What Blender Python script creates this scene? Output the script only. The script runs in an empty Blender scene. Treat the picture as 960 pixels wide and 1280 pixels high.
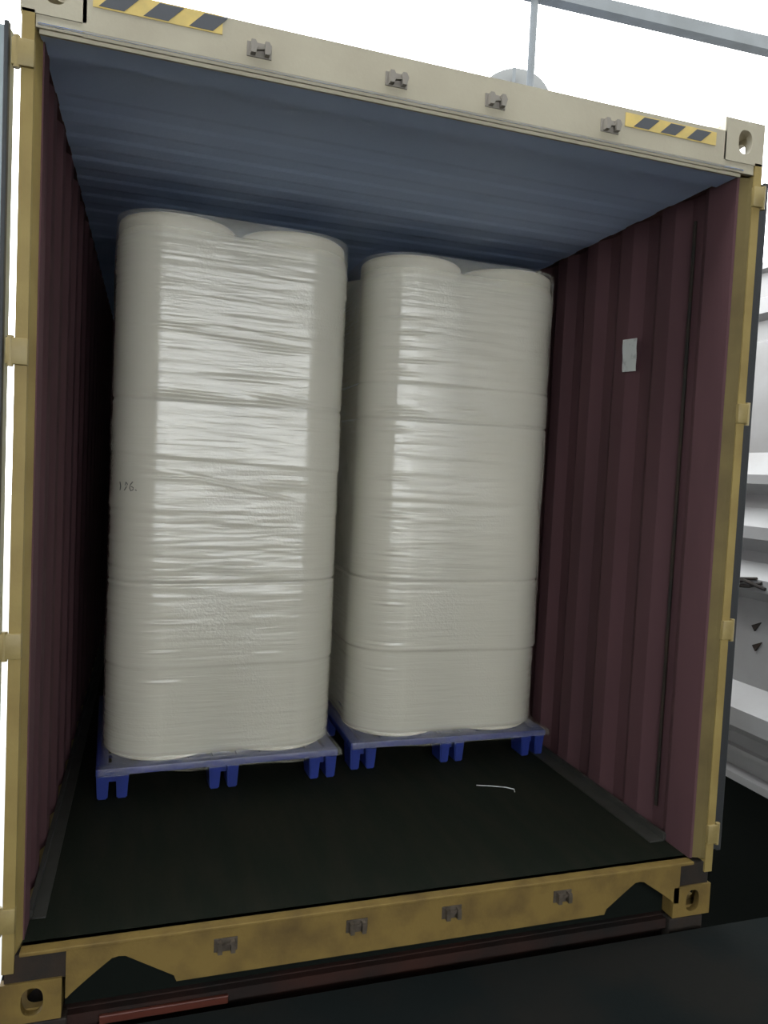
import bpy, bmesh, math, random
import numpy as np
from mathutils import Vector, Matrix
random.seed(7)
PI = math.pi
scn = bpy.context.scene
C = scn.collection

# ------------------------------------------------------------------ camera
F = 930.0
cam_data = bpy.data.cameras.new('camera')
cam_data.sensor_fit = 'HORIZONTAL'; cam_data.sensor_width = 36.0
cam_data.lens = 36.0*F/960.0
cam_data.clip_start = .05; cam_data.clip_end = 500
cam = bpy.data.objects.new('camera', cam_data); C.objects.link(cam)
right = Vector((0.95266121, -0.3003111, 0.04743266))
up = Vector((-0.0295687, 0.06375531, 0.99752742))
fwd = Vector((0.30259264, 0.9517082, -0.0518574))
mw = Matrix((( right.x, up.x, -fwd.x, 0.31377), (right.y, up.y, -fwd.y, -2.26660), (right.z, up.z, -fwd.z, 1.42292), (0, 0, 0, 1)))
cam.matrix_world = mw
scn.camera = cam

# ------------------------------------------------------------------ light
world = bpy.data.worlds.new('overcast_sky'); scn.world = world
world.use_nodes = True
wn = world.node_tree; wn.nodes.clear()
wo = wn.nodes.new('ShaderNodeOutputWorld'); wb = wn.nodes.new('ShaderNodeBackground')
wb.inputs['Color'].default_value = (0.955, 0.985, 1.0, 1); wb.inputs['Strength'].default_value = 6.7
wn.links.new(wb.outputs[0], wo.inputs[0])
scn.view_settings.view_transform = 'Standard'
scn.view_settings.look = 'None'
scn.view_settings.gamma = 1.0
scn.view_settings.use_curve_mapping = False
scn.view_settings.exposure = 0.0

# ------------------------------------------------------------------ materials
def mat(name, col, rough=.6, metal=0.0, col2=None, nscale=6.0, bump=0.0, bscale=60.0, spec=.5, stretch=(1, 1, 1), lo=.4, hi=.65, detail=6):
    m = bpy.data.materials.new(name); m.use_nodes = True
    nt = m.node_tree; b = nt.nodes['Principled BSDF']
    b.inputs['Base Color'].default_value = (*col, 1)
    b.inputs['Roughness'].default_value = rough
    b.inputs['Metallic'].default_value = metal
    b.inputs['Specular IOR Level'].default_value = spec
    tc = nt.nodes.new('ShaderNodeTexCoord'); mp = nt.nodes.new('ShaderNodeMapping')
    mp.inputs['Scale'].default_value = stretch
    nt.links.new(tc.outputs['Object'], mp.inputs['Vector'])
    if col2 is not None:
        n = nt.nodes.new('ShaderNodeTexNoise'); n.inputs['Scale'].default_value = nscale; n.inputs['Detail'].default_value = detail
        r = nt.nodes.new('ShaderNodeValToRGB')
        r.color_ramp.elements[0].position = lo; r.color_ramp.elements[1].position = hi
        r.color_ramp.elements[0].color = (*col, 1); r.color_ramp.elements[1].color = (*col2, 1)
        nt.links.new(mp.outputs[0], n.inputs['Vector']); nt.links.new(n.outputs['Fac'], r.inputs[0])
        nt.links.new(r.outputs[0], b.inputs['Base Color'])
    if bump:
        n2 = nt.nodes.new('ShaderNodeTexNoise'); n2.inputs['Scale'].default_value = bscale; n2.inputs['Detail'].default_value = 4
        bp = nt.nodes.new('ShaderNodeBump'); bp.inputs['Strength'].default_value = bump; bp.inputs['Distance'].default_value = .004
        nt.links.new(mp.outputs[0], n2.inputs['Vector']); nt.links.new(n2.outputs['Fac'], bp.inputs['Height'])
        nt.links.new(bp.outputs[0], b.inputs['Normal'])
    return m

M = {}
M['header_cream'] = mat('pale_cream_paint', (.39, .355, .265), .55, col2=(.34, .305, .225), nscale=3, bump=.2)  # paler and greyer than the post yellow; header and upper castings
M['yellow'] = mat('yellow_container_paint', (.28, .21, .072), .55, spec=.25, col2=(.225, .162, .055), nscale=5, bump=.25)
M['yellow_sill'] = mat('scuffed_shaded_yellow', (.185, .125, .036), .65, spec=.2, col2=(.10, .066, .023), nscale=7, bump=.4, lo=.45, hi=.75)  # scuffs, plus the dimmer light low on the frame put into the colour
M['hinge'] = mat('yellow_hinge_paint', (.28, .215, .08), .5, col2=(.22, .165, .06), nscale=12, bump=.2)
M['maroon'] = mat('maroon_wall_paint', (.100, .050, .056), .8, spec=.15, col2=(.080, .041, .046), nscale=3, bump=.2, bscale=25, stretch=(1, 1, .25))
M['ceiling'] = mat('glare_blue_ceiling', (.52, .66, .97), .6, col2=(.48, .62, .93), nscale=2.5, bump=.15)  # blue of the veiling glare put into the ceiling colour
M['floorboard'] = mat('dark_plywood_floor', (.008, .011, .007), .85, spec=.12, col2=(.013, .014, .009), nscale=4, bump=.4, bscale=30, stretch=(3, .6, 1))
M['rail_grey'] = mat('grey_floor_rail', (.035, .035, .03), .6, col2=(.022, .022, .018), nscale=9)
M['rubber'] = mat('black_rubber', (.02, .022, .024), .6, bump=.2)
M['darksteel'] = mat('dark_worn_steel', (.020, .018, .016), .7, spec=.2, col2=(.035, .024, .017), nscale=9, bump=.3)
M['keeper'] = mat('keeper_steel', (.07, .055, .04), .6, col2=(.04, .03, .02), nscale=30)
M['doorgrey'] = mat('glare_tinted_door_grey', (.32, .37, .39), .5, col2=(.26, .31, .33), nscale=4)  # door grey with the bluish glare mixed into its colour
M['chassis'] = mat('red_brown_chassis_paint', (.035, .014, .010), .8, spec=.2, col2=(.013, .011, .010), nscale=3, bump=.3)
M['black'] = mat('black_stripe_film', (.06, .065, .075), .5)
M['stripe_yellow'] = mat('yellow_stripe_film', (.62, .46, .14), .45, col2=(.50, .38, .13), nscale=14)
M['paper'] = mat('white_paper', (.62, .64, .62), .7, col2=(.42, .43, .42), nscale=28, lo=.5, hi=.7)
M['blue'] = mat('blue_pallet_plastic', (.018, .034, .20), .4, col2=(.015, .028, .15), nscale=8, bump=.1)
M['core'] = mat('brown_cardboard', (.30, .19, .10), .8)
M['ink'] = mat('black_marker_ink', (.03, .03, .04), .6)
M['white_trailer'] = mat('white_trailer_paint', (.29, .288, .285), .5, col2=(.24, .232, .225), nscale=2, bump=.1)
M['underbody'] = mat('black_underbody', (.006, .008, .0065), .9, spec=.08)
M['grey_steel'] = mat('grey_painted_steel', (.080, .086, .088), .8, spec=.1, col2=(.070, .075, .076), nscale=4)
M['dish'] = mat('pale_grey_dish_paint', (.075, .077, .075), .9, spec=.05)
M['dock'] = mat('dark_dock_concrete', (.006, .008, .008), .95, spec=.04, col2=(.010, .010, .009), nscale=3, bump=.5, bscale=40)
M['yard'] = mat('pale_yard_concrete', (.34, .34, .33), .8, col2=(.28, .28, .27), nscale=.8, bump=.3)
M['shed'] = mat('added_shed_cladding', (.12, .125, .12), .7, col2=(.09, .095, .09), nscale=2)  # for the added, unseen shed

def fabric_mat():
    m = mat('white_nonwoven_fabric', (.70, .66, .54), .85, col2=(.66, .62, .50), nscale=5, stretch=(1, 1, 6))
    return m
M['roll'] = fabric_mat()

def film_mat():
    m = bpy.data.materials.new('stretch_film'); m.use_nodes = True
    nt = m.node_tree; b = nt.nodes['Principled BSDF']
    b.inputs['Base Color'].default_value = (.66, .64, .545, 1)
    b.inputs['Coat Weight'].default_value = .9
    b.inputs['Coat Roughness'].default_value = .07
    b.inputs['Roughness'].default_value = .10
    b.inputs['IOR'].default_value = 1.5
    b.inputs['Alpha'].default_value = .62
    tc = nt.nodes.new('ShaderNodeTexCoord')
    # fewer turns of film near the top and bottom edges: more see-through there
    sp = nt.nodes.new('ShaderNodeSeparateXYZ'); nt.links.new(tc.outputs['Object'], sp.inputs[0])
    rz1 = nt.nodes.new('ShaderNodeValToRGB'); rz1.color_ramp.interpolation = 'EASE'
    mz = nt.nodes.new('ShaderNodeMapRange'); mz.inputs['From Min'].default_value = 0; mz.inputs['From Max'].default_value = 2.5
    nt.links.new(sp.outputs['Z'], mz.inputs['Value']); nt.links.new(mz.outputs[0], rz1.inputs[0])
    e = rz1.color_ramp.elements
    e[0].position = .060; e[0].color = (.15,)*3+(1,)
    e[1].position = .985; e[1].color = (.26,)*3+(1,)
    for p, v_ in ((.075, .68), (.93, .68), (.965, .34)):
        q = e.new(p); q.color = (v_,)*3+(1,)
    nt.links.new(rz1.outputs[0], b.inputs['Alpha'])
    # long horizontal tension ripples
    mp = nt.nodes.new('ShaderNodeMapping'); mp.inputs['Scale'].default_value = (1.6, 1.6, 26)
    n = nt.nodes.new('ShaderNodeTexNoise'); n.inputs['Scale'].default_value = 2.2; n.inputs['Detail'].default_value = 5; n.inputs['Distortion'].default_value = .4
    nt.links.new(tc.outputs['Object'], mp.inputs['Vector']); nt.links.new(mp.outputs[0], n.inputs['Vector'])
    # small air bubbles
    v = nt.nodes.new('ShaderNodeTexNoise'); v.inputs['Scale'].default_value = 95; v.inputs['Detail'].default_value = 3
    nt.links.new(tc.outputs['Object'], v.inputs['Vector'])
    ms = nt.nodes.new('ShaderNodeTexNoise'); ms.inputs['Scale'].default_value = 2.6; ms.inputs['Detail'].default_value = 2
    nt.links.new(tc.outputs['Object'], ms.inputs['Vector'])
    rp = nt.nodes.new('ShaderNodeMapRange'); rp.inputs['From Min'].default_value = .50; rp.inputs['From Max'].default_value = .66
    nt.links.new(ms.outputs['Fac'], rp.inputs['Value'])
    mu = nt.nodes.new('ShaderNodeMath'); mu.operation = 'MULTIPLY'
    nt.links.new(v.outputs['Fac'], mu.inputs[0]); nt.links.new(rp.outputs[0], mu.inputs[1])
    b1 = nt.nodes.new('ShaderNodeBump'); b1.inputs['Strength'].default_value = .5; b1.inputs['Distance'].default_value = .006
    b2 = nt.nodes.new('ShaderNodeBump'); b2.inputs['Strength'].default_value = .8; b2.inputs['Distance'].default_value = .003
    nt.links.new(n.outputs['Fac'], b1.inputs['Height']); nt.links.new(mu.outputs[0], b2.inputs['Height'])
    nt.links.new(b1.outputs[0], b2.inputs['Normal']); nt.links.new(b2.outputs[0], b.inputs['Normal']); nt.links.new(b2.outputs[0], b.inputs['Coat Normal'])
    return m
M['film'] = film_mat()

# ------------------------------------------------------------------ mesh helpers
def add_box(bm, x0, x1, y0, y1, z0, z1, bev=0.0, mi=0):
    vs = [bm.verts.new(p) for p in ((x0,y0,z0),(x1,y0,z0),(x1,y1,z0),(x0,y1,z0),(x0,y0,z1),(x1,y0,z1),(x1,y1,z1),(x0,y1,z1))]
    fs = [bm.faces.new([vs[i] for i in q]) for q in ((0,3,2,1),(4,5,6,7),(0,1,5,4),(1,2,6,5),(2,3,7,6),(3,0,4,7))]
    for f in fs: f.material_index = mi
    if bev:
        es = {e for f in fs for e in f.edges}
        bmesh.ops.bevel(bm, geom=list(es), offset=bev, segments=2, affect='EDGES', profile=.5)

def add_prism(bm, pts, axis, a, b, mi=0):
    """closed outline extruded along axis from a to b; pts are the two other coordinates in x,y,z order"""
    def mk(p, t):
        return {'x': (t, p[0], p[1]), 'y': (p[0], t, p[1]), 'z': (p[0], p[1], t)}[axis]
    A = [bm.verts.new(mk(p, a)) for p in pts]; B = [bm.verts.new(mk(p, b)) for p in pts]
    n = len(pts)
    fs = [bm.faces.new(A), bm.faces.new(B[::-1])]
    for i in range(n):
        fs.append(bm.faces.new((A[i], B[i], B[(i+1) % n], A[(i+1) % n])))
    for f in fs: f.material_index = mi
    bmesh.ops.recalc_face_normals(bm, faces=fs)

def add_tube(bm, pts, r, seg=10, cap=True):
    rings = []
    P = [Vector(p) for p in pts]
    for i, p in enumerate(P):
        d = (P[min(i+1, len(P)-1)] - P[max(i-1, 0)]).normalized()
        h = Vector((0, 0, 1)) if abs(d.z) < .9 else Vector((1, 0, 0))
        u = d.cross(h).normalized(); v = d.cross(u)
        rr = r[i] if isinstance(r, (list, tuple)) else r
        rings.append([bm.verts.new(p + (u*math.cos(2*PI*k/seg) + v*math.sin(2*PI*k/seg))*rr) for k in range(seg)])
    for a, b in zip(rings, rings[1:]):
        for k in range(seg): bm.faces.new((a[k], a[(k+1) % seg], b[(k+1) % seg], b[k]))
    if cap:
        bm.faces.new(rings[0][::-1]); bm.faces.new(rings[-1])

def add_lathe(bm, prof, seg=48, c=(0, 0, 0), axis='z', closed=False):
    rings = []
    for r, h in prof:
        ring = []
        for k in range(seg):
            a = 2*PI*k/seg; ca, sa = r*math.cos(a), r*math.sin(a)
            p = {'z': (ca, sa, h), 'y': (ca, h, sa), 'x': (h, ca, sa)}[axis]
            ring.append(bm.verts.new((c[0]+p[0], c[1]+p[1], c[2]+p[2])))
        rings.append(ring)
    prs = list(zip(rings, rings[1:])) + ([(rings[-1], rings[0])] if closed else [])
    for a, b in prs:
        for k in range(seg): bm.faces.new((a[k], a[(k+1) % seg], b[(k+1) % seg], b[k]))
    if not closed:
        bm.faces.new(rings[0][::-1]); bm.faces.new(rings[-1])
    bmesh.ops.recalc_face_normals(bm, faces=bm.faces)

def plate_hole(bm, origin, U, V, N, w, h, t, hc, hw, hh, power=2.6, seg=36):
    """rectangular plate w x h with a rounded hole (half sizes hw, hh) about hc, thickness t along N"""
    O, U, V, N = Vector(origin), Vector(U), Vector(V), Vector(N)
    angs = [2*PI*k/seg for k in range(seg)]
    for cx, cy in ((0, 0), (w, 0), (w, h), (0, h)): angs.append(math.atan2(cy-hc[1], cx-hc[0]) % (2*PI))
    angs = sorted(set(round(a, 5) for a in angs))
    rows = [[], [], [], []]
    for a in angs:
        ca, sa = math.cos(a), math.sin(a)
        k = (abs(ca/hw)**power + abs(sa/hh)**power)**(-1/power)
        inner = (hc[0]+k*ca, hc[1]+k*sa)
        ts = []
        if ca > 1e-9: ts.append((w-hc[0])/ca)
        if ca < -1e-9: ts.append(-hc[0]/ca)
        if sa > 1e-9: ts.append((h-hc[1])/sa)
        if sa < -1e-9: ts.append(-hc[1]/sa)
        q = min(ts); outer = (hc[0]+q*ca, hc[1]+q*sa)
        for j, (p, d) in enumerate(((inner, 0), (outer, 0), (outer, t), (inner, t))):
            rows[j].append(bm.verts.new(O + U*p[0] + V*p[1] + N*d))
    n = len(angs); fs = []
    for j in range(4):
        A, B = rows[j], rows[(j+1) % 4]
        for k in range(n): fs.append(bm.faces.new((A[k], A[(k+1) % n], B[(k+1) % n], B[k])))
    bmesh.ops.recalc_face_normals(bm, faces=fs)

def obj(name, bm, m, parent=None, smooth=False, loc=None):
    me = bpy.data.meshes.new(name); bm.normal_update(); bm.to_mesh(me); bm.free()
    for mm in (m if isinstance(m, (list, tuple)) else [m]): me.materials.append(mm)
    o = bpy.data.objects.new(name, me); C.objects.link(o)
    if parent is not None: o.parent = parent
    if loc: o.location = loc
    if smooth: sm(me)
    return o

def sm(me, ang=40):
    me.polygons.foreach_set('use_smooth', [True]*len(me.polygons))
    b = bmesh.new(); b.from_mesh(me)
    for e in b.edges:
        if len(e.link_faces) == 2 and e.calc_face_angle(0) > math.radians(ang): e.smooth = False
    b.to_mesh(me); b.free()

def BM(): return bmesh.new()

def thing(name, label, cat, loc=(0, 0, 0), rz=0, group=None):
    o = bpy.data.objects.new(name, None); C.objects.link(o)
    o.location = loc; o.rotation_euler = (0, 0, rz); o.empty_display_size = .1
    o['label'] = label; o['category'] = cat
    if group: o['group'] = group
    return o
def tag(o, label, cat, group=None):
    o['label'] = label; o['category'] = cat
    if group: o['group'] = group
    return o
def struct(name, bm, m, **k):
    o = obj(name, bm, m, **k); o['kind'] = 'structure'; return o

# ------------------------------------------------------------------ setting
DZ = -.25                 # dock floor level
YZ = -1.50                # yard level
bm = BM(); add_box(bm, -30, 40, -.03, 60, YZ-.3, YZ); struct('ground', bm, M['yard'])
bm = BM(); add_box(bm, -8, 12, -9, -.03, YZ-.3, DZ); struct('floor', bm, M['dock'])
# unseen shed added over the dock to shape light and reflections: rear wall with one wide high opening, side walls and a low roof
SR = 3.8                  # underside of the added shed roof
bm = BM()
add_box(bm, -5, -3, -7.2, -7.0, DZ, SR)
add_box(bm, 5.0, 9, -7.2, -7.0, DZ, SR)
add_box(bm, -3, 5.0, -7.2, -7.0, DZ, .9)
struct('added_wall_rear', bm, M['shed'])
bm = BM(); add_box(bm, -5.2, -5, -7.2, -4.6, DZ, SR); add_box(bm, -5.2, -5, -4.6, -.6, DZ, 2.6); struct('added_wall_left', bm, M['shed'])
bm = BM(); add_box(bm, 9, 9.2, -7.2, -.6, DZ, SR); struct('added_wall_right', bm, M['shed'])
bm = BM(); add_box(bm, -5.3, 9.3, -7.4, -.6, SR, SR+.1); struct('ceiling', bm, M['shed'])  # added roof out of view, holds sky light off the dock
bm = BM(); add_box(bm, -30, 40, -30, -9.0, YZ-.3, DZ-.05); struct('trim_yard_apron', bm, M['yard'])

# ------------------------------------------------------------------ container
W, H, L = 2.34, 2.585, 12.03
cont = thing('shipping_container', 'yellow shipping container with open doors and maroon inside, holding two wrapped pallets', 'container')
# floor
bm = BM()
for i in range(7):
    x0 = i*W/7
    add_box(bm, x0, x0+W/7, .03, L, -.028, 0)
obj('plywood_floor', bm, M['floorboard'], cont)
bm = BM()
add_box(bm, W-.075, W+.002, .16, L, 0, .006); add_box(bm, W-.012, W+.002, .16, L, .0, .03)
obj('floor_rail', bm, M['rail_grey'], cont)
bm = BM()
add_box(bm, -.002, .05, .16, L, 0, .006); add_box(bm, -.002, .012, .16, L, .0, .03)
obj('floor_rail', bm, M['rail_grey'], cont)
# corrugated side walls
def corr(n0, n1):
    prof = [(n0, 0.0)]
    y = n0
    while y < n1-.28:
        prof += [(y+.02, 0), (y+.072, .028), (y+.142, .028), (y+.21, 0), (y+.278, 0)]
        y += .278
    prof.append((n1, 0))
    out = [prof[0]]
    for p in prof[1:]:
        if p[0] > out[-1][0]+1e-6: out.append(p)
    return out
cp = corr(.15, L)
for side in (0, 1):
    bm = BM()
    xin = -.006 if side == 0 else W+.006
    sg = -1 if side == 0 else 1
    pts = [(xin+sg*d, y) for y, d in cp]
    pts += [(x+sg*.004, y) for x, y in reversed(pts)]
    # as strips, not one ngon
    n = len(cp)
    for z in (0,):
        a = [[bm.verts.new((p[0], p[1], zz)) for p in pts] for zz in (0.0, H)]
        for i in range(2*n):
            j = (i+1) % (2*n)
            bm.faces.new((a[0][i], a[0][j], a[1][j], a[1][i]))
        for zz in (0, 1):
            for i in range(n-1):
                bm.faces.new((a[zz][i], a[zz][i+1], a[zz][2*n-2-i], a[zz][2*n-1-i]))
    bmesh.ops.recalc_face_normals(bm, faces=bm.faces)
    w = obj('side_wall', bm, M['maroon'], cont)
    bm = BM(); add_box(bm, *( (-.049, .0-.0055) if side == 0 else (W+.0055, W+.049) ), .16, L, -.15, 0.0)
    obj('bottom_side_rail', bm, M['yellow'], cont)
    bm = BM(); add_box(bm, *( (-.052, -.0475) if side == 0 else (W+.0475, W+.052) ), .16, L, H-.02, H+.11)
    obj('top_side_rail', bm, M['yellow'], cont)
    bm = BM(); add_box(bm, *( (-.0470, -.004) if side == 0 else (W+.004, W+.0470) ), .13, L, H+.002, H+.03); obj('rail_lining', bm, M['maroon'], cont)
# lashing bar in the first recess of each wall
for x in (-.024, W+.024):
    bm = BM(); add_tube(bm, [(x, .262, .1), (x, .262, H-.1)], .007, 8); obj('lashing_bar', bm, M['darksteel'], cont, smooth=True)
# end wall
bm = BM()
x = 0.0
pts = []
while x < W-.2:
    pts += [(x, L), (x+.05, L), (x+.10, L+.04), (x+.20, L+.04), (x+.25, L)]
    x += .25
pts.append((W, L)); pts += [(W, L+.06), (0, L+.06)]
add_prism(bm, pts, 'z', -.02, H)
obj('end_wall', bm, M['maroon'], cont)
# roof with shallow cross corrugations
bm = BM()
ys = [.0, .35]; zs = [H, H]
y = .35
while y < L-.2:
    for dy, dz in ((.03, 0), (.06, .003), (.13, .003), (.16, 0), (.209, 0)): ys.append(y+dy); zs.append(H+dz)
    y += .209
ys.append(L+.06); zs.append(H)
lo = [[bm.verts.new((x, y, z+off)) for y, z in zip(ys, zs)] for x, off in ((-.006, 0), (W+.006, 0), (W+.006, .004), (-.006, .004))]
for q in range(4):
    A, B = lo[q], lo[(q+1) % 4]
    for i in range(len(ys)-1): bm.faces.new((A[i], A[i+1], B[i+1], B[i]))
bmesh.ops.recalc_face_normals(bm, faces=bm.faces)
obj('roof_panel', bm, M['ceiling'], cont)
# header
XL, XR = -.046, 2.430
bm = BM()
pr = [(.0, 2.592), (.0, 2.712), (.012, 2.718), (.10, 2.718), (.10, 2.592), (.022, 2.576), (.006, 2.577)]
add_prism(bm, pr, 'x', .105, 2.262)
add_box(bm, -.004, W+.004, .012, .020, 2.566, 2.592); add_box(bm, -.012, .106, .004, .0205, 2.578, 2.613); add_box(bm, 2.261, 2.394, .004, .0205, 2.578, 2.613)
obj('door_header', bm, M['header_cream'], cont)
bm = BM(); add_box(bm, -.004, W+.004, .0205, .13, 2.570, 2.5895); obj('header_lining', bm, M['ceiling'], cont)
# posts
bm = BM()
add_prism(bm, [(2.396, .0), (XR, .0), (XR, .16), (2.353, .16), (2.353, .05), (2.396, .05)], 'z', -.05, 2.62)
po = obj('corner_post', bm, M['yellow'], cont)
M['olive'] = mat('dark_olive_paint', (.13, .10, .038), .7, spec=.2, col2=(.10, .075, .03), nscale=6)  # darker olive than the post front
bm = BM(); add_prism(bm, [(2.3525, .049), (2.3525, .024), (2.386, .014), (2.3955, .004), (2.3955, .049)], 'z', .002, 2.57)
obj('seal_recess', bm, M['olive'], po)
bm = BM()
add_prism(bm, [(.0, .06), (-.012, .018), (-.014, .0), (XL, .0), (XL, .16), (.0, .16)], 'z', -.06, 2.62)
obj('corner_post', bm, M['yellow'], cont)
for x0, x1, ya in ((W+.001, 2.352, .022), (-.004, .004, .0605)):
    bm = BM(); add_box(bm, x0, x1, ya, .165, .0, 2.575); obj('post_inner_face', bm, M['maroon'], cont)
# sill with fork pockets
def notch(xa, xp, xb, za, zp):
    out = [(xa, -.158)]
    for k in range(1, 8):
        t = k/8; out.append((xa+(xp-.03-xa)*t, -.158+(zp-.012+.158)*t**.92))
    out += [(xp-.018, zp-.003), (xp, zp), (xp+.02, zp-.002)]
    for k in range(1, 8):
        t = k/8; out.append((xp+.03+(xb-xp-.03)*t, zp-.008+(za-zp+.008)*t))
    out.append((xb, za)); out.append((xb+.008, -.158))
    return out
bm = BM()
o = [(.125, -.004), (.125, -.158)] + notch(.128, .270, .432, -.138, -.052)
m_ = [(W-x, z) for x, z in notch(.072, .236, .375, -.138, -.052)][::-1]
o += m_ + [(2.285, -.158), (2.285, -.004)]
add_prism(bm, o, 'y', .0, .012)
add_box(bm, .0, W, -.006, .05, -.012, .0, .003)
add_box(bm, .125, 2.285, .012, .10, -.03, -.012)
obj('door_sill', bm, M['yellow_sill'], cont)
bm = BM(); add_box(bm, .12, 2.26, .06, .14, -.218, -.03); obj('rear_crossmember', bm, M['underbody'], cont)
# corner castings
def casting(x0, z0, w, h, side, top, m):
    bm = BM(); D = .178; t = .026
    hx = (w*.5, h*.5)
    plate_hole(bm, (x0, 0, z0), (1,0,0), (0,0,1), (0,1,0), w, h, t, (w*.52, h*.50), .030, .042)
    xs = x0 if side < 0 else x0+w-t
    plate_hole(bm, (xs, t, z0), (0,1,0), (0,0,1), (1,0,0), D-t, h, t, (D*.45, h*.5), .042, .036)
    zz = z0+h-t if top else z0
    plate_hole(bm, (x0+(t if side < 0 else 0), t, zz), (1,0,0), (0,1,0), (0,0,1), w-t, D-t, t, ((w-t)*.5, D*.42), .034, .052)
    # closed faces
    xi = x0+w-t*.4-.001 if side < 0 else x0+.001
    add_box(bm, xi, xi+t*.4, t, D, z0, z0+h)
    zi = z0 if top else z0+h-t*.4
    add_box(bm, x0, x0+w, t, D, zi, zi+t*.4)
    add_box(bm, x0, x0+w, D, D+.006, z0, z0+h)
    ob = obj('corner_casting', bm, m, cont)
    return ob
casting(2.255, 2.612, .175, .150, 1, True, M['header_cream'])
casting(-.050, 2.612, .165, .150, -1, True, M['header_cream'])
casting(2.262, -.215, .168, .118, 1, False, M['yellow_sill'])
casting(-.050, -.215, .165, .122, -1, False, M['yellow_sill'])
# dark plate over the lower castings
for x0, x1 in ((-.04, .125), (2.262, 2.42)):
    bm = BM(); add_box(bm, x0, x1, .008, .12, -.096, -.012); obj('casting_cover_plate', bm, M['darksteel'], cont)
# cam keepers on header and sill
def keeper(x, z, flip):
    bm = BM()
    add_box(bm, x-.036, x+.036, -.004, .002, z-.021, z+.021, .001)
    for dx in (-.026, .014):
        pts = [(x+dx, z-.018), (x+dx+.014, z-.018), (x+dx+.020*(1 if not flip else .7), z+.004), (x+dx+.012, z+.018), (x+dx, z+.018)]
        add_prism(bm, pts, 'y', -.024, .0)
    add_prism(bm, [(x-.02, z-.006), (x+.02, z+.002), (x+.02, z+.010), (x-.02, z+.002)], 'y', -.014, 0)
    obj('cam_keeper', bm, M['keeper' if flip else 'keeper_top'], cont)
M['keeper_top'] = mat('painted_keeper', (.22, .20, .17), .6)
for x in (.585, 1.008, 1.345, 1.775):
    keeper(x, 2.638, False); keeper(x, -.062, True)
# hazard stripes
def hazard(x0, x1, z0, z1, starts, wd):
    bm = BM(); y = -.0022
    add_box(bm, x0, x1, y, .001, z0-.004, z1+.004, mi=0)
    for s in starts:
        add_prism(bm, [(s, z0), (s+wd, z0), (s+wd+.042, z1), (s+.042, z1)], 'y', y-.0012, y, mi=1)
    obj('hazard_stripe', bm, [M['stripe_yellow'], M['black']], cont)
hazard(1.835, 2.215, 2.655, 2.693, (1.868, 1.978, 2.088), .062)
hazard(.13, .478, 2.664, 2.708, (.145, .262, .385), .066)
# hinges
HZ = (2.50, 1.708, .892, .10)
for z in HZ:
    bm = BM()
    add_box(bm, 2.394, 2.440, -.010, .012, z-.036, z+.036, .003)
    add_tube(bm, [(2.440, -.002, z-.042), (2.440, -.002, z+.042)], .009, 12)
    obj('hinge_lug', bm, M['hinge'], cont, smooth=True)
    bm = BM()
    add_box(bm, -.068, -.012, -.010, .012, z-.036, z+.036, .003)
    add_tube(bm, [(-.056, -.002, z-.042), (-.056, -.002, z+.042)], .009, 12)
    obj('hinge_lug', bm, M['hinge'], cont, smooth=True)
# doors: leaf lies in local +x from the hinge edge, local y = thickness
def door(loc, rz, inner_sign):
    d = obj_door(rz, loc, inner_sign)
def obj_door(rz, loc, s, edge=True):
    """s: local y direction of the face that closes against the cargo"""
    bm = BM(); t = .05
    zs0, zs1 = .02, 2.565; wd = 1.15
    y0, y1 = (-t/2, t/2)
    # frame of the leaf
    add_box(bm, .0, .08, y0, y1-.001, zs0, zs1); add_box(bm, wd-.06, wd, y0, y1, zs0, zs1)
    add_box(bm, .08, wd-.06, y0, y1, zs0, zs0+.08); add_box(bm, .08, wd-.06, y0, y1, zs1-.08, zs1)
    # horizontally corrugated panel
    pr = [(-.006, zs0+.08)]
    z = zs0+.08
    while z < zs1-.3:
        pr += [(-.006, z+.10), (.014, z+.14), (.014, z+.22), (-.006, z+.26)]; z += .26
    pr.append((-.006, zs1-.08)); pr += [(y+.003, z) for y, z in reversed(pr)]
    add_prism(bm, pr, 'x', .08, wd-.06)
    dr = obj('door', bm, M['doorgrey'], cont)
    dr.location = loc; dr.rotation_euler = (0, 0, rz)
    bm = BM()
    g = y1-.014 if s > 0 else y0-.012
    add_box(bm, -.002, .010, g, g+.020, zs0-.01, zs1+.01, .003); add_box(bm, wd-.02, wd+.012, g, g+.026, zs0-.01, zs1+.01, .003)
    add_box(bm, .03, wd-.02, g, g+.026, zs1-.012, zs1+.012); add_box(bm, .03, wd-.02, g, g+.026, zs0-.012, zs0+.012)
    if edge: add_box(bm, -.006, .0, y0, y1, zs0, zs1)
    obj('door_gasket', bm, M['rubber'], dr)
    for xb in (.33, .80):
        bm = BM(); yb = (y0-.03) if s > 0 else (y1+.03)
        add_tube(bm, [(xb, yb, zs0-.03), (xb, yb, zs1+.03)], .017, 12)
        for zb in (.1, .8, 1.5, 2.3): add_box(bm, xb-.04, xb+.04, min(yb, 0), max(yb, 0), zb, zb+.05)
        obj('locking_bar', bm, M['grey_steel'], dr, smooth=True)
    return dr
obj_door(math.radians(90-1.0), (2.459, .035, 0), -1)          # right leaf folded back along the side
obj_door(math.radians(180-8), (-.073, .022, 0), 1, False)          # left leaf standing out

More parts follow.
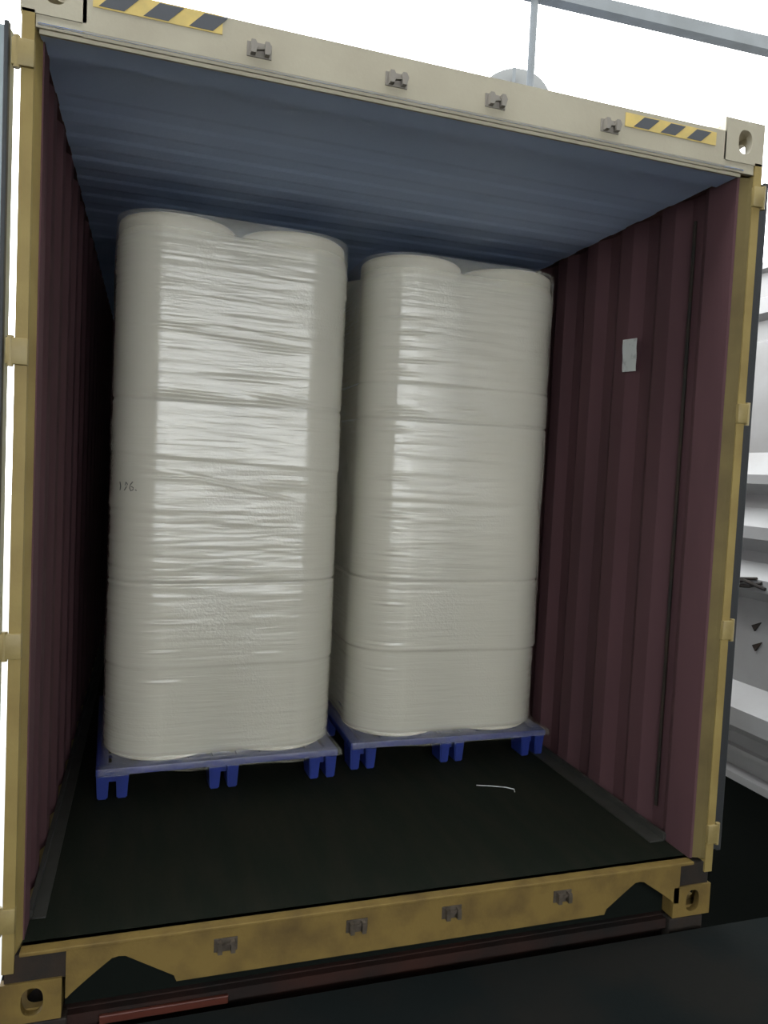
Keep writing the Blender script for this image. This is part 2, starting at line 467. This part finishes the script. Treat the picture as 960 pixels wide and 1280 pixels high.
# ------------------------------------------------------------------ container chassis
ch = thing('container_chassis', 'dirty red-brown trailer chassis under the yellow container', 'chassis', (0, 0, 0))
bm = BM(); add_box(bm, -.02, 2.40, .045, .20, -.40, -.222, .004); add_box(bm, -.02, 2.40, .02, .045, -.262, -.225)
obj('rear_crossbeam', bm, M['chassis'], ch)
M['orange'] = mat('orange_red_reflector', (.075, .016, .008), .5)
bm = BM(); add_box(bm, .22, .60, .006, .0195, -.262, -.236, .003); obj('rear_reflector', bm, M['orange'], ch)
for x in (.62, 1.62):
    bm = BM(); add_box(bm, x, x+.12, .20, 11.5, -.50, -.222); obj('main_rail', bm, M['chassis'], ch)
for x in (-.02, 2.25):
    bm = BM(); add_box(bm, x, x+.15, .0, .045, -.30, -.218, .004); obj('twist_lock_bracket', bm, M['darksteel'], ch)
def wheel(px, py, x0, par, r=.5, w=.28):
    bm = BM()
    prof = [(.24, 0), (r-.06, 0), (r-.01, .02), (r, .06), (r, w-.06), (r-.01, w-.02), (r-.06, w), (.24, w), (.24, w-.05), (.24, .05)]
    add_lathe(bm, prof, 40, (x0, py, YZ+r), 'x', closed=True)
    t = obj('tyre', bm, M['rubber'], par, smooth=True)
    bm = BM(); add_lathe(bm, [(.238, .05), (.238, .02), (.10, .07), (.09, .20), (.238, w-.05)], 32, (x0, py, YZ+r), 'x'); obj('rim', bm, M['darksteel'], t, smooth=True)
for y in (1.6, 2.9):
    for x in (-.0, 2.12): wheel(0, y, x, ch)
    bm = BM(); add_tube(bm, [(.14, y, YZ+.5), (2.26, y, YZ+.5)], .07, 12); obj('axle', bm, M['darksteel'], ch)
    for x in (.66, 1.66):
        bm = BM(); add_box(bm, x, x+.06, y-.3, y+.3, -.96, -.50); obj('suspension_hanger', bm, M['darksteel'], ch)
for x in (.62, 1.62):
    bm = BM(); add_box(bm, x, x+.1, 9.5, 9.6, YZ, -.5); add_box(bm, x-.05, x+.15, 9.42, 9.68, YZ, YZ+.02); obj('landing_leg', bm, M['darksteel'], ch)

# ------------------------------------------------------------------ pallets, rolls, film
R = .254; RH = .776; Z0 = .137
def make_roll():
    bm = BM()
    pr = [(.045, .004), (R-.013, .004), (R-.004, .010), (R-.0015, .022)]
    for k in range(1, 12): pr.append((R - (.0003 if k % 2 else .0015), .022 + (RH-.048)*k/12))
    pr += [(R-.0015, RH-.026), (R-.004, RH-.012), (R-.013, RH-.004), (.045, RH-.004)]
    add_lathe(bm, pr, 72, closed=True)
    body = None
    t = thing('fabric_roll', '', 'roll')
    obj('wound_fabric', bm, M['roll'], t, smooth=True)
    bm = BM(); add_lathe(bm, [(.038, .002), (.0445, .002), (.0445, RH-.002), (.038, RH-.002)], 32, closed=True)
    obj('core_tube', bm, M['core'], t, smooth=True)
    return t
def dup(root, loc, rz):
    r = root.copy(); C.objects.link(r); r.location = loc; r.rotation_euler = (0, 0, rz)
    for c0 in list(root.children):
        c = c0.copy(); C.objects.link(c); c.parent = r
        for g in c0.children:
            d = g.copy(); C.objects.link(d); d.parent = c
    return r
PW = 1.05
def make_pallet():
    t = thing('plastic_pallet', '', 'pallet')
    bm = BM(); h = PW/2; zt = .135
    for s in (-1, 1):
        add_box(bm, -h, h, s*h-(.05 if s > 0 else 0), s*h+(0 if s > 0 else .05), .105, zt, .004)
        add_box(bm, s*h-(.05 if s > 0 else 0), s*h+(0 if s > 0 else .05), -h+.05, h-.05, .105, zt, .004)
    n = 9
    for i in range(n):
        c_ = -h+.05+(i+.5)*(PW-.1)/n
        add_box(bm, c_-.038, c_+.038, -h+.05, h-.05, .118, zt-.001)
        add_box(bm, -h+.05, h-.05, c_-.012, c_+.012, .107, .118)
    obj('deck', bm, M['blue'], t)
    for ix, fx in enumerate((-h+.0, -.062, h-.135)):
        for fy in (-h+.005, -.062, h-.13):
            bm = BM()
            for lx in (0, .078):
                a0, a1 = fx+lx+.002, fx+lx+.055
                vs = []
                for z, g in ((0, .006), (.106, 0)):
                    for X, Y in ((a0+g, fy+g), (a1-g, fy+g), (a1-g, fy+.125-g), (a0+g, fy+.125-g)): vs.append(bm.verts.new((X, Y, z)))
                fs = [bm.faces.new([vs[i] for i in q]) for q in ((0,3,2,1),(4,5,6,7),(0,1,5,4),(1,2,6,5),(2,3,7,6),(3,0,4,7))]
                bmesh.ops.bevel(bm, geom=list({e for f in fs for e in f.edges}), offset=.005, segments=2, affect='EDGES')
            add_box(bm, fx+.04, fx+.095, fy+.045, fy+.085, .06, .106)
            obj('foot', bm, M['blue'], t)
    return t

rng = np.random.RandomState(3)
def vnoise(s, z, fs, fz, seed):
    """smooth 2-D value noise, frequencies per metre"""
    r = np.random.RandomState(seed); G = r.rand(128, 256)*2-1
    a = s*fs; b = z*fz
    i = np.floor(a).astype(int); j = np.floor(b).astype(int)
    u = a-i; v = b-j; u = u*u*(3-2*u); v = v*v*(3-2*v)
    g = lambda p, q: G[p % 128, q % 256]
    return (g(i,j)*(1-u)+g(i+1,j)*u)*(1-v) + (g(i,j+1)*(1-u)+g(i+1,j+1)*u)*v

def film(parent_loc, rz, creases, bands, seed, name_label):
    HX = 2*R/2*2*.5+R   # half extent: centre spacing 2R
    HX = R + R; rc = .232; off = .0085
    hx = HX+off
    # perimeter samples, dense on the front (local -y) face
    P = []
    def seg(p, q, n):
        for k in range(n): P.append((p[0]+(q[0]-p[0])*k/n, p[1]+(q[1]-p[1])*k/n, None))
    def arc(cx, cy, a0, a1, n):
        for k in range(n):
            a = a0+(a1-a0)*k/n; P.append((cx+rc*math.cos(a), cy+rc*math.sin(a), a))
    e = hx-rc
    seg((-e, -hx), (e, -hx), 150); arc(e, -e, -PI/2, 0, 90); seg((hx, -e), (hx, e), 50); arc(e, e, 0, PI/2, 30)
    seg((e, hx), (-e, hx), 40); arc(-e, e, PI/2, PI, 30); seg((-hx, e), (-hx, -e), 50); arc(-e, -e, PI, 1.5*PI, 90)
    X = np.array([p[0] for p in P]); Y = np.array([p[1] for p in P])
    nx = np.clip(X, -e, e); ny = np.clip(Y, -e, e)
    NX = X-nx; NY = Y-ny; l = np.hypot(NX, NY); NX /= l; NY /= l
    ds = np.hypot(np.roll(X, -1)-X, np.roll(Y, -1)-Y); S = np.concatenate([[0], np.cumsum(ds)[:-1]])   # s = 0 at front-left tangent
    per = ds.sum(); S = np.where(S > per-1.3, S-per, S)      # front-left arc has negative s
    zz = np.linspace(.128, Z0+3*RH-.002, 380)
    s, z = np.meshgrid(S, zz)
    d = np.zeros_like(s)
    # seams between layers
    for k, zs in enumerate((Z0+RH, Z0+2*RH)):
        zc = zs + .010*vnoise(s, s*0, 1.3, 1, seed+k) 
        amp = .009*(.55+.45*vnoise(s, s*0+.5, 3, 1, seed+5+k))
        d -= amp*np.exp(-((z-zc)/.0055)**2)
    # overlapping turns of film: slanted steps
    for (zb, sl, st) in bands:
        zc = zb + sl*s + .004*vnoise(s, s*0, 2, 1, int(zb*100))
        d += st*(1/(1+np.exp(np.clip(-(z-zc)/.002, -60, 60)))) * np.exp(-np.clip(z-zc, 0, 9)/.22)
    # tension wrinkles
    msk = np.clip(.35+.9*vnoise(s, z, 2.2, 2.0, seed+9), 0, 1)
    d += .0016*msk*vnoise(s, z+.03*s, 3.2, 48, seed+11)
    d += .0010*msk*vnoise(s, z-.04*s, 7, 90, seed+12)
    d += .0024*vnoise(s, z, 1.5, 3.2, seed+13)
    for (cs, cz, ws, wz, amp, tilt) in creases:
        q = (z-cz-tilt*(s-cs))
        env = np.exp(-((s-cs)/ws)**2)
        d += env*(amp*np.exp(-(q/wz)**2) - .7*amp*np.exp(-((q-1.6*wz)/wz)**2))
    # bottom skirt: film spreads onto the pallet deck
    t = np.clip((.172-z)/.036, 0, 1); t = t*t*(3-2*t)
    t2 = t*(.55+.45*np.abs(vnoise(s, z*0, 5, 1, seed+20)))
    PXo = np.sign(nx+1e-9)*0
    q = np.maximum(np.abs(X), np.abs(Y))
    rx = X/q*(PW/2+.004); ry = Y/q*(PW/2+.004)              # same direction, on the pallet outline
    bx = X[None, :]+NX[None, :]*d; by = Y[None, :]+NY[None, :]*d
    mixx = bx*(1-t2)+rx[None, :]*t2; mixy = by*(1-t2)+ry[None, :]*t2
    z2 = np.where(t2 > 0, z + .012*t2*vnoise(s, z, 8, 1, seed+21), z)
    z2 = np.maximum(z2, .141-.0*t2)
    # lowest turns hang over the edge of the pallet deck
    ox = X/q*(PW/2+.005); oy = Y/q*(PW/2+.005)
    hang = [(.104+.010*vnoise(S, S*0, 7, 1, seed+30), ox, oy), (np.full_like(S, .122), ox, oy), (np.full_like(S, .1375), ox*.998, oy*.998)]
    mixx = np.concatenate([np.stack([h[1] for h in hang]), mixx]); mixy = np.concatenate([np.stack([h[2] for h in hang]), mixy]); z2 = np.concatenate([np.stack([h[0] for h in hang]), z2])
    nS = len(X); nZ = len(zz)+3
    # last strip folds over the deck edge
    co = np.stack([mixx, mixy, z2], -1).reshape(-1, 3)
    idx = np.arange(nZ*nS).reshape(nZ, nS)
    a = idx[:-1, :]; b = np.roll(idx, -1, 1)[:-1, :]; c = np.roll(idx, -1, 1)[1:, :]; dd = idx[1:, :]
    faces = np.stack([a, b, c, dd], -1).reshape(-1, 4)
    me = bpy.data.meshes.new('stretch_film')
    me.from_pydata(co.tolist(), [], faces.tolist()); me.update()
    me.polygons.foreach_set('use_smooth', [True]*len(me.polygons))
    me.materials.append(M['film'])
    o = bpy.data.objects.new('stretch_film', me); C.objects.link(o)
    o.location = parent_loc; o.rotation_euler = (0, 0, rz)
    tag(o, name_label, 'stretch film')
    return o

stacks = [
    dict(side='left', x=.640, y=1.515, rz=math.radians(2.6), dx=.013),
    dict(side='right', x=1.785, y=1.605, rz=math.radians(.6), dx=.012),
]
roll0 = make_roll(); pal0 = make_pallet()
first = True
layer = ['bottom', 'middle', 'top']
for st in stacks:
    c_, s_ = math.cos(st['rz']), math.sin(st['rz'])
    def wp(lx, ly): return (st['x']+c_*lx-s_*ly, st['y']+s_*lx+c_*ly)
    if st['side'] == 'left':
        p = pal0; p.location = (st['x'], st['y'], 0); p.rotation_euler = (0, 0, st['rz'])
    else:
        p = dup(pal0, (st['x'], st['y'], 0), st['rz'])
    p['label'] = 'blue plastic pallet under the %s wrapped stack of white rolls' % st['side']
    p['group'] = 'blue plastic pallets'
    for k in range(3):
        for fb, ly in (('front', -R), ('back', R)):
            for lr, lx in (('left', -R), ('right', R)):
                jx = random.uniform(-.002, .002)
                X, Y = wp(lx+st['dx']+jx*0, ly)
                loc = (X, Y, Z0+k*RH)
                if first: r = roll0; r.location = loc; r.rotation_euler = (0, 0, random.uniform(0, 6)); first = False
                else: r = dup(roll0, loc, random.uniform(0, 6))
                r['label'] = 'white fabric roll, %s %s one of the %s layer on the %s pallet' % (fb, lr, layer[k], st['side'])
                r['group'] = 'fabric rolls wrapped on the %s pallet' % st['side']
    X, Y = wp(st['dx'], 0)
    if st['side'] == 'left':
        cr = [(.46, 1.712, .12, .010, .007, -.08), (.05, 1.715, .13, .006, .006, -.03), (.50, 1.345, .10, .008, .007, -.02),
              (.30, 1.33, .28, .006, .004, -.18), (.02, 1.36, .10, .006, .005, 0), (.02, .93, .11, .007, .007, 0), (.03, .745, .08, .006, .007, 0),
              (.00, .49, .06, .004, .005, 0), (.47, 1.17, .06, .004, .005, 0), (.48, 1.06, .05, .004, .004, 0), (.05, 2.28, .08, .005, .003, 0),
              (.30, 1.96, .30, .008, .004, -.03), (.42, 2.00, .16, .005, .005, -.05), (.04, 2.00, .08, .005, .005, 0), (.03, 1.90, .07, .004, .004, 0),
              (.46, 1.93, .10, .005, .005, 0), (.46, 2.24, .08, .004, .003, 0), (.44, .60, .05, .004, .004, 0), (.0, .62, .05, .004, .003, 0), (.30, 1.80, .2, .012, .003, .02)]
        bd = [(2.22, .0, .003), (1.45, -.04, .004), (.55, .0, .003), (1.22, 0, .002)]
        film((X, Y, 0), st['rz'], cr, bd, 31, 'clear stretch film around the left stack of rolls, wrinkled and shiny')
    else:
        cr = [(-.08, 2.16, .10, .006, .006, 0), (-.05, 2.09, .10, .006, .006, .05), (-.08, 2.02, .12, .005, .006, 0), (0, 1.96, .14, .005, .005, .04),
              (-.10, 1.90, .10, .006, .006, 0), (-.1, 1.72, .10, .007, .007, 0), (-.12, 1.63, .08, .006, .006, 0), (-.12, 1.40, .08, .005, .006, 0),
              (-.1, 1.22, .08, .005, .006, 0), (-.1, 1.04, .07, .005, .006, 0), (-.1, .93, .09, .006, .006, 0), (-.1, .80, .06, .004, .005, 0),
              (-.12, .60, .07, .005, .005, 0), (-.12, .48, .07, .004, .004, 0)]
        bd = [(1.86, .0, -.006), (.565, -.01, .009), (1.30, 0, .003), (2.2, .02, .002)]
        film((X, Y, 0), st['rz'], cr, bd, 57, 'clear stretch film around the right stack of rolls, nearest the maroon wall')

# little tail of film sticking out on the right edge of the left stack
fl = [o_ for o_ in C.objects if o_.name == 'stretch_film'][0]
bm = BM()
hx_ = 2*R+.003; ax = hx_-.04*0
vs = [bm.verts.new(p) for p in ((hx_-.006, -.20, 2.00), (hx_-.006, -.16, 1.995), (hx_+.030, -.19, 1.975), (hx_-.006, -.20, 1.93), (hx_-.006, -.17, 1.925), (hx_+.020, -.175, 1.960))]
for q in ((0, 1, 2), (1, 4, 5), (1, 5, 2), (0, 2, 3), (2, 5, 3), (3, 5, 4), (0, 3, 4, 1)): bm.faces.new([vs[i] for i in q])
bmesh.ops.recalc_face_normals(bm, faces=bm.faces)
obj('loose_tail', bm, M['film'], fl)

# handwriting on the front left middle roll
x0, y0_, zz0 = None, None, 1.305
cs, sn = math.cos(stacks[0]['rz']), math.sin(stacks[0]['rz'])
def onroll(t, z):     # t = arc length along the rounded front left corner of the film, measured left from its start
    a = -PI/2 - t/.232
    rr = .2430
    lx = stacks[0]['dx']-(.519-.232)+rr*math.cos(a); ly = -(.519-.232)+rr*math.sin(a)
    return (stacks[0]['x']+cs*lx-sn*ly, stacks[0]['y']+sn*lx+cs*ly, z)
bm = BM()
for stroke in ([(.205, 1.335), (.200, 1.318), (.203, 1.300)],
               [(.176, 1.322), (.172, 1.335), (.164, 1.326), (.170, 1.314), (.180, 1.300)],
               [(.140, 1.338), (.150, 1.326), (.154, 1.312), (.148, 1.300), (.138, 1.304), (.137, 1.314), (.147, 1.318)],
               [(.128, 1.306), (.122, 1.302)]):
    add_tube(bm, [onroll(t, z) for t, z in stroke], .0016, 5)
tag(obj('marker_writing', bm, M['ink']), 'small dark handwritten marks on the left edge of the left stack', 'writing')

# ------------------------------------------------------------------ small things in the container
bm = BM()
nU, nV = 8, 12
V_ = [[bm.verts.new((W+.0015 - .004*(u/nU)**2*(v/nV) - .0012*math.sin(v*.9), .556+.098*u/nU + .006*(v/nV), 1.925+.145*v/nV+ .006*u/nU)) for v in range(nV+1)] for u in range(nU+1)]
V2 = [[bm.verts.new(p.co+Vector((-.0008, 0, 0))) for p in row] for row in V_]
for u in range(nU):
    for v in range(nV):
        bm.faces.new((V_[u][v], V_[u+1][v], V_[u+1][v+1], V_[u][v+1])); bm.faces.new((V2[u][v], V2[u][v+1], V2[u+1][v+1], V2[u+1][v]))
for u in range(nU):
    for v in (0, nV): bm.faces.new((V_[u][v], V_[u+1][v], V2[u+1][v], V2[u][v]))
for v in range(nV):
    for u in (0, nU): bm.faces.new((V_[u][v], V_[u][v+1], V2[u][v+1], V2[u][v]))
bmesh.ops.recalc_face_normals(bm, faces=bm.faces)
tag(obj('paper_label', bm, M['paper'], smooth=True), 'small white paper label stuck high on the right maroon wall', 'label')
bm = BM()
add_tube(bm, [(1.80, .80, .004), (1.86, .775, .006), (1.92, .745, .008), (1.955, .725, .004), (1.945, .70, .003)], .0022, 6)
tag(obj('plastic_strip', bm, M['paper'], smooth=True), 'thin pale strip lying on the dark container floor', 'strip')

# ------------------------------------------------------------------ white trailer on the right
tr = thing('box_trailer', 'white ribbed trailer parked beyond the right side of the container', 'trailer', (0, 0, 0))
TX = 3.75
# (outward offset, z) downwards
pf = [(.02, 2.95), (.05, 2.93), (.05, 2.89), (.0, 2.88), (.0, 2.72), (.04, 2.70), (.04, 2.60), (-.03, 2.57), (-.03, 2.44), (.0, 2.42), (.0, 1.68),
      (.10, 1.53), (.10, 1.47), (.0, 1.40), (.0, 1.31), (.10, 1.19), (.10, 1.11), (.0, 1.02), (.0, .95), (.10, .85), (.10, .77), (.0, .70), (.0, .12),
      (.12, -.02), (.12, -.14), (.02, -.22), (.02, -.30), (.05, -.31), (.05, -.34), (-.02, -.36), (-.02, -.47), (.06, -.48), (.06, -.53), (-.05, -.54)]
fz = lambda z: 1.423+(z-1.423)*(TX-.314)/3.886
pts = [(TX-o_, fz(z)) for o_, z in pf] + [(TX+2.4, fz(-.54)), (TX+2.4, fz(2.95))]
bm = BM(); add_prism(bm, pts, 'y', .7, 12)
obj('ribbed_body', bm, M['white_trailer'], tr)
bm = BM(); add_box(bm, TX+.04, TX+.10, .7, 12, YZ+.08, fz(-.54)); add_box(bm, TX+.1, TX+2.3, .8, 12, -.75, fz(-.541))
obj('side_skirt', bm, M['underbody'], tr)
for z in (.525, .395):
    bm = BM(); y = 1.21 if z > .5 else 1.195; z = fz(z)
    add_prism(bm, [(y-.045, z+.03), (y+.02, z), (y-.005, z-.03)], 'x', TX-.012, TX+.001)
    obj('bracket', bm, M['darksteel'], tr)
bm = BM()
rz_ = fz(.80)
add_tube(bm, [(TX-.105, 1.08, rz_+.03), (TX-.115, 1.16, rz_), (TX-.11, 1.24, rz_-.01), (TX-.115, 1.32, rz_-.05), (TX-.11, 1.27, rz_+.03), (TX-.105, 1.12, rz_+.05)], .009, 8)
add_tube(bm, [(TX-.11, 1.05, rz_), (TX-.12, 1.20, rz_+.03), (TX-.11, 1.40, rz_-.04)], .011, 8)
tag(obj('rope', bm, M['darksteel'], smooth=True), 'dark rope hooked on a rib of the white trailer', 'rope')
for y in (3.5, 5.0, 10.0): wheel(0, y, TX+.12, tr); wheel(0, y, TX+2.0, tr)

# ------------------------------------------------------------------ steel frame and dish above
fr = thing('steel_gantry', 'grey steel gantry rising behind the container roof against the sky', 'gantry', (3.5, 4, YZ))
bm = BM(); add_tube(bm, [(0, 0, 0), (0, 0, 7.36)], .033, 16); add_box(bm, -.1, .1, -.1, .1, 0, .02); obj('post', bm, M['grey_steel'], fr, smooth=True)
bm = BM(); add_box(bm, 6.44, 6.6, -.08, .08, 0, 7.4); obj('post', bm, M['grey_steel'], fr)
bm = BM()
add_prism(bm, [(-.12, 7.25), (6.7, 7.44), (6.7, 7.61), (-.12, 7.35)], 'y', -.06, .06)
obj('crossbeam', bm, M['grey_steel'], fr)
ds = thing('satellite_dish', 'pale round dish just showing above the container roof', 'dish', (8.17, 14.0, YZ), -.42)
bm = BM()
pr = []
for k in range(13):
    r = .92*k/12; pr.append((max(r, .002), .40*(r/.92)**2))
pr += [(r+.0, h-.02) for r, h in reversed(pr)]
pr = [(r if r > .002 else .0015, h) for r, h in pr]
add_lathe(bm, pr, 48, (0, 0, 11.78), 'y', closed=True)
b_ = obj('reflector', bm, M['dish'], ds, smooth=True)
bm = BM(); add_box(bm, -.05, .03, -.03, .0, 10.98, 12.50); obj('back_rib', bm, M['grey_steel'], ds)
bm = BM(); add_tube(bm, [(0, -.07, 0), (0, -.07, 11.8)], .06, 12); add_box(bm, -.25, .25, -.3, .2, 0, .03); obj('mast', bm, M['grey_steel'], ds)
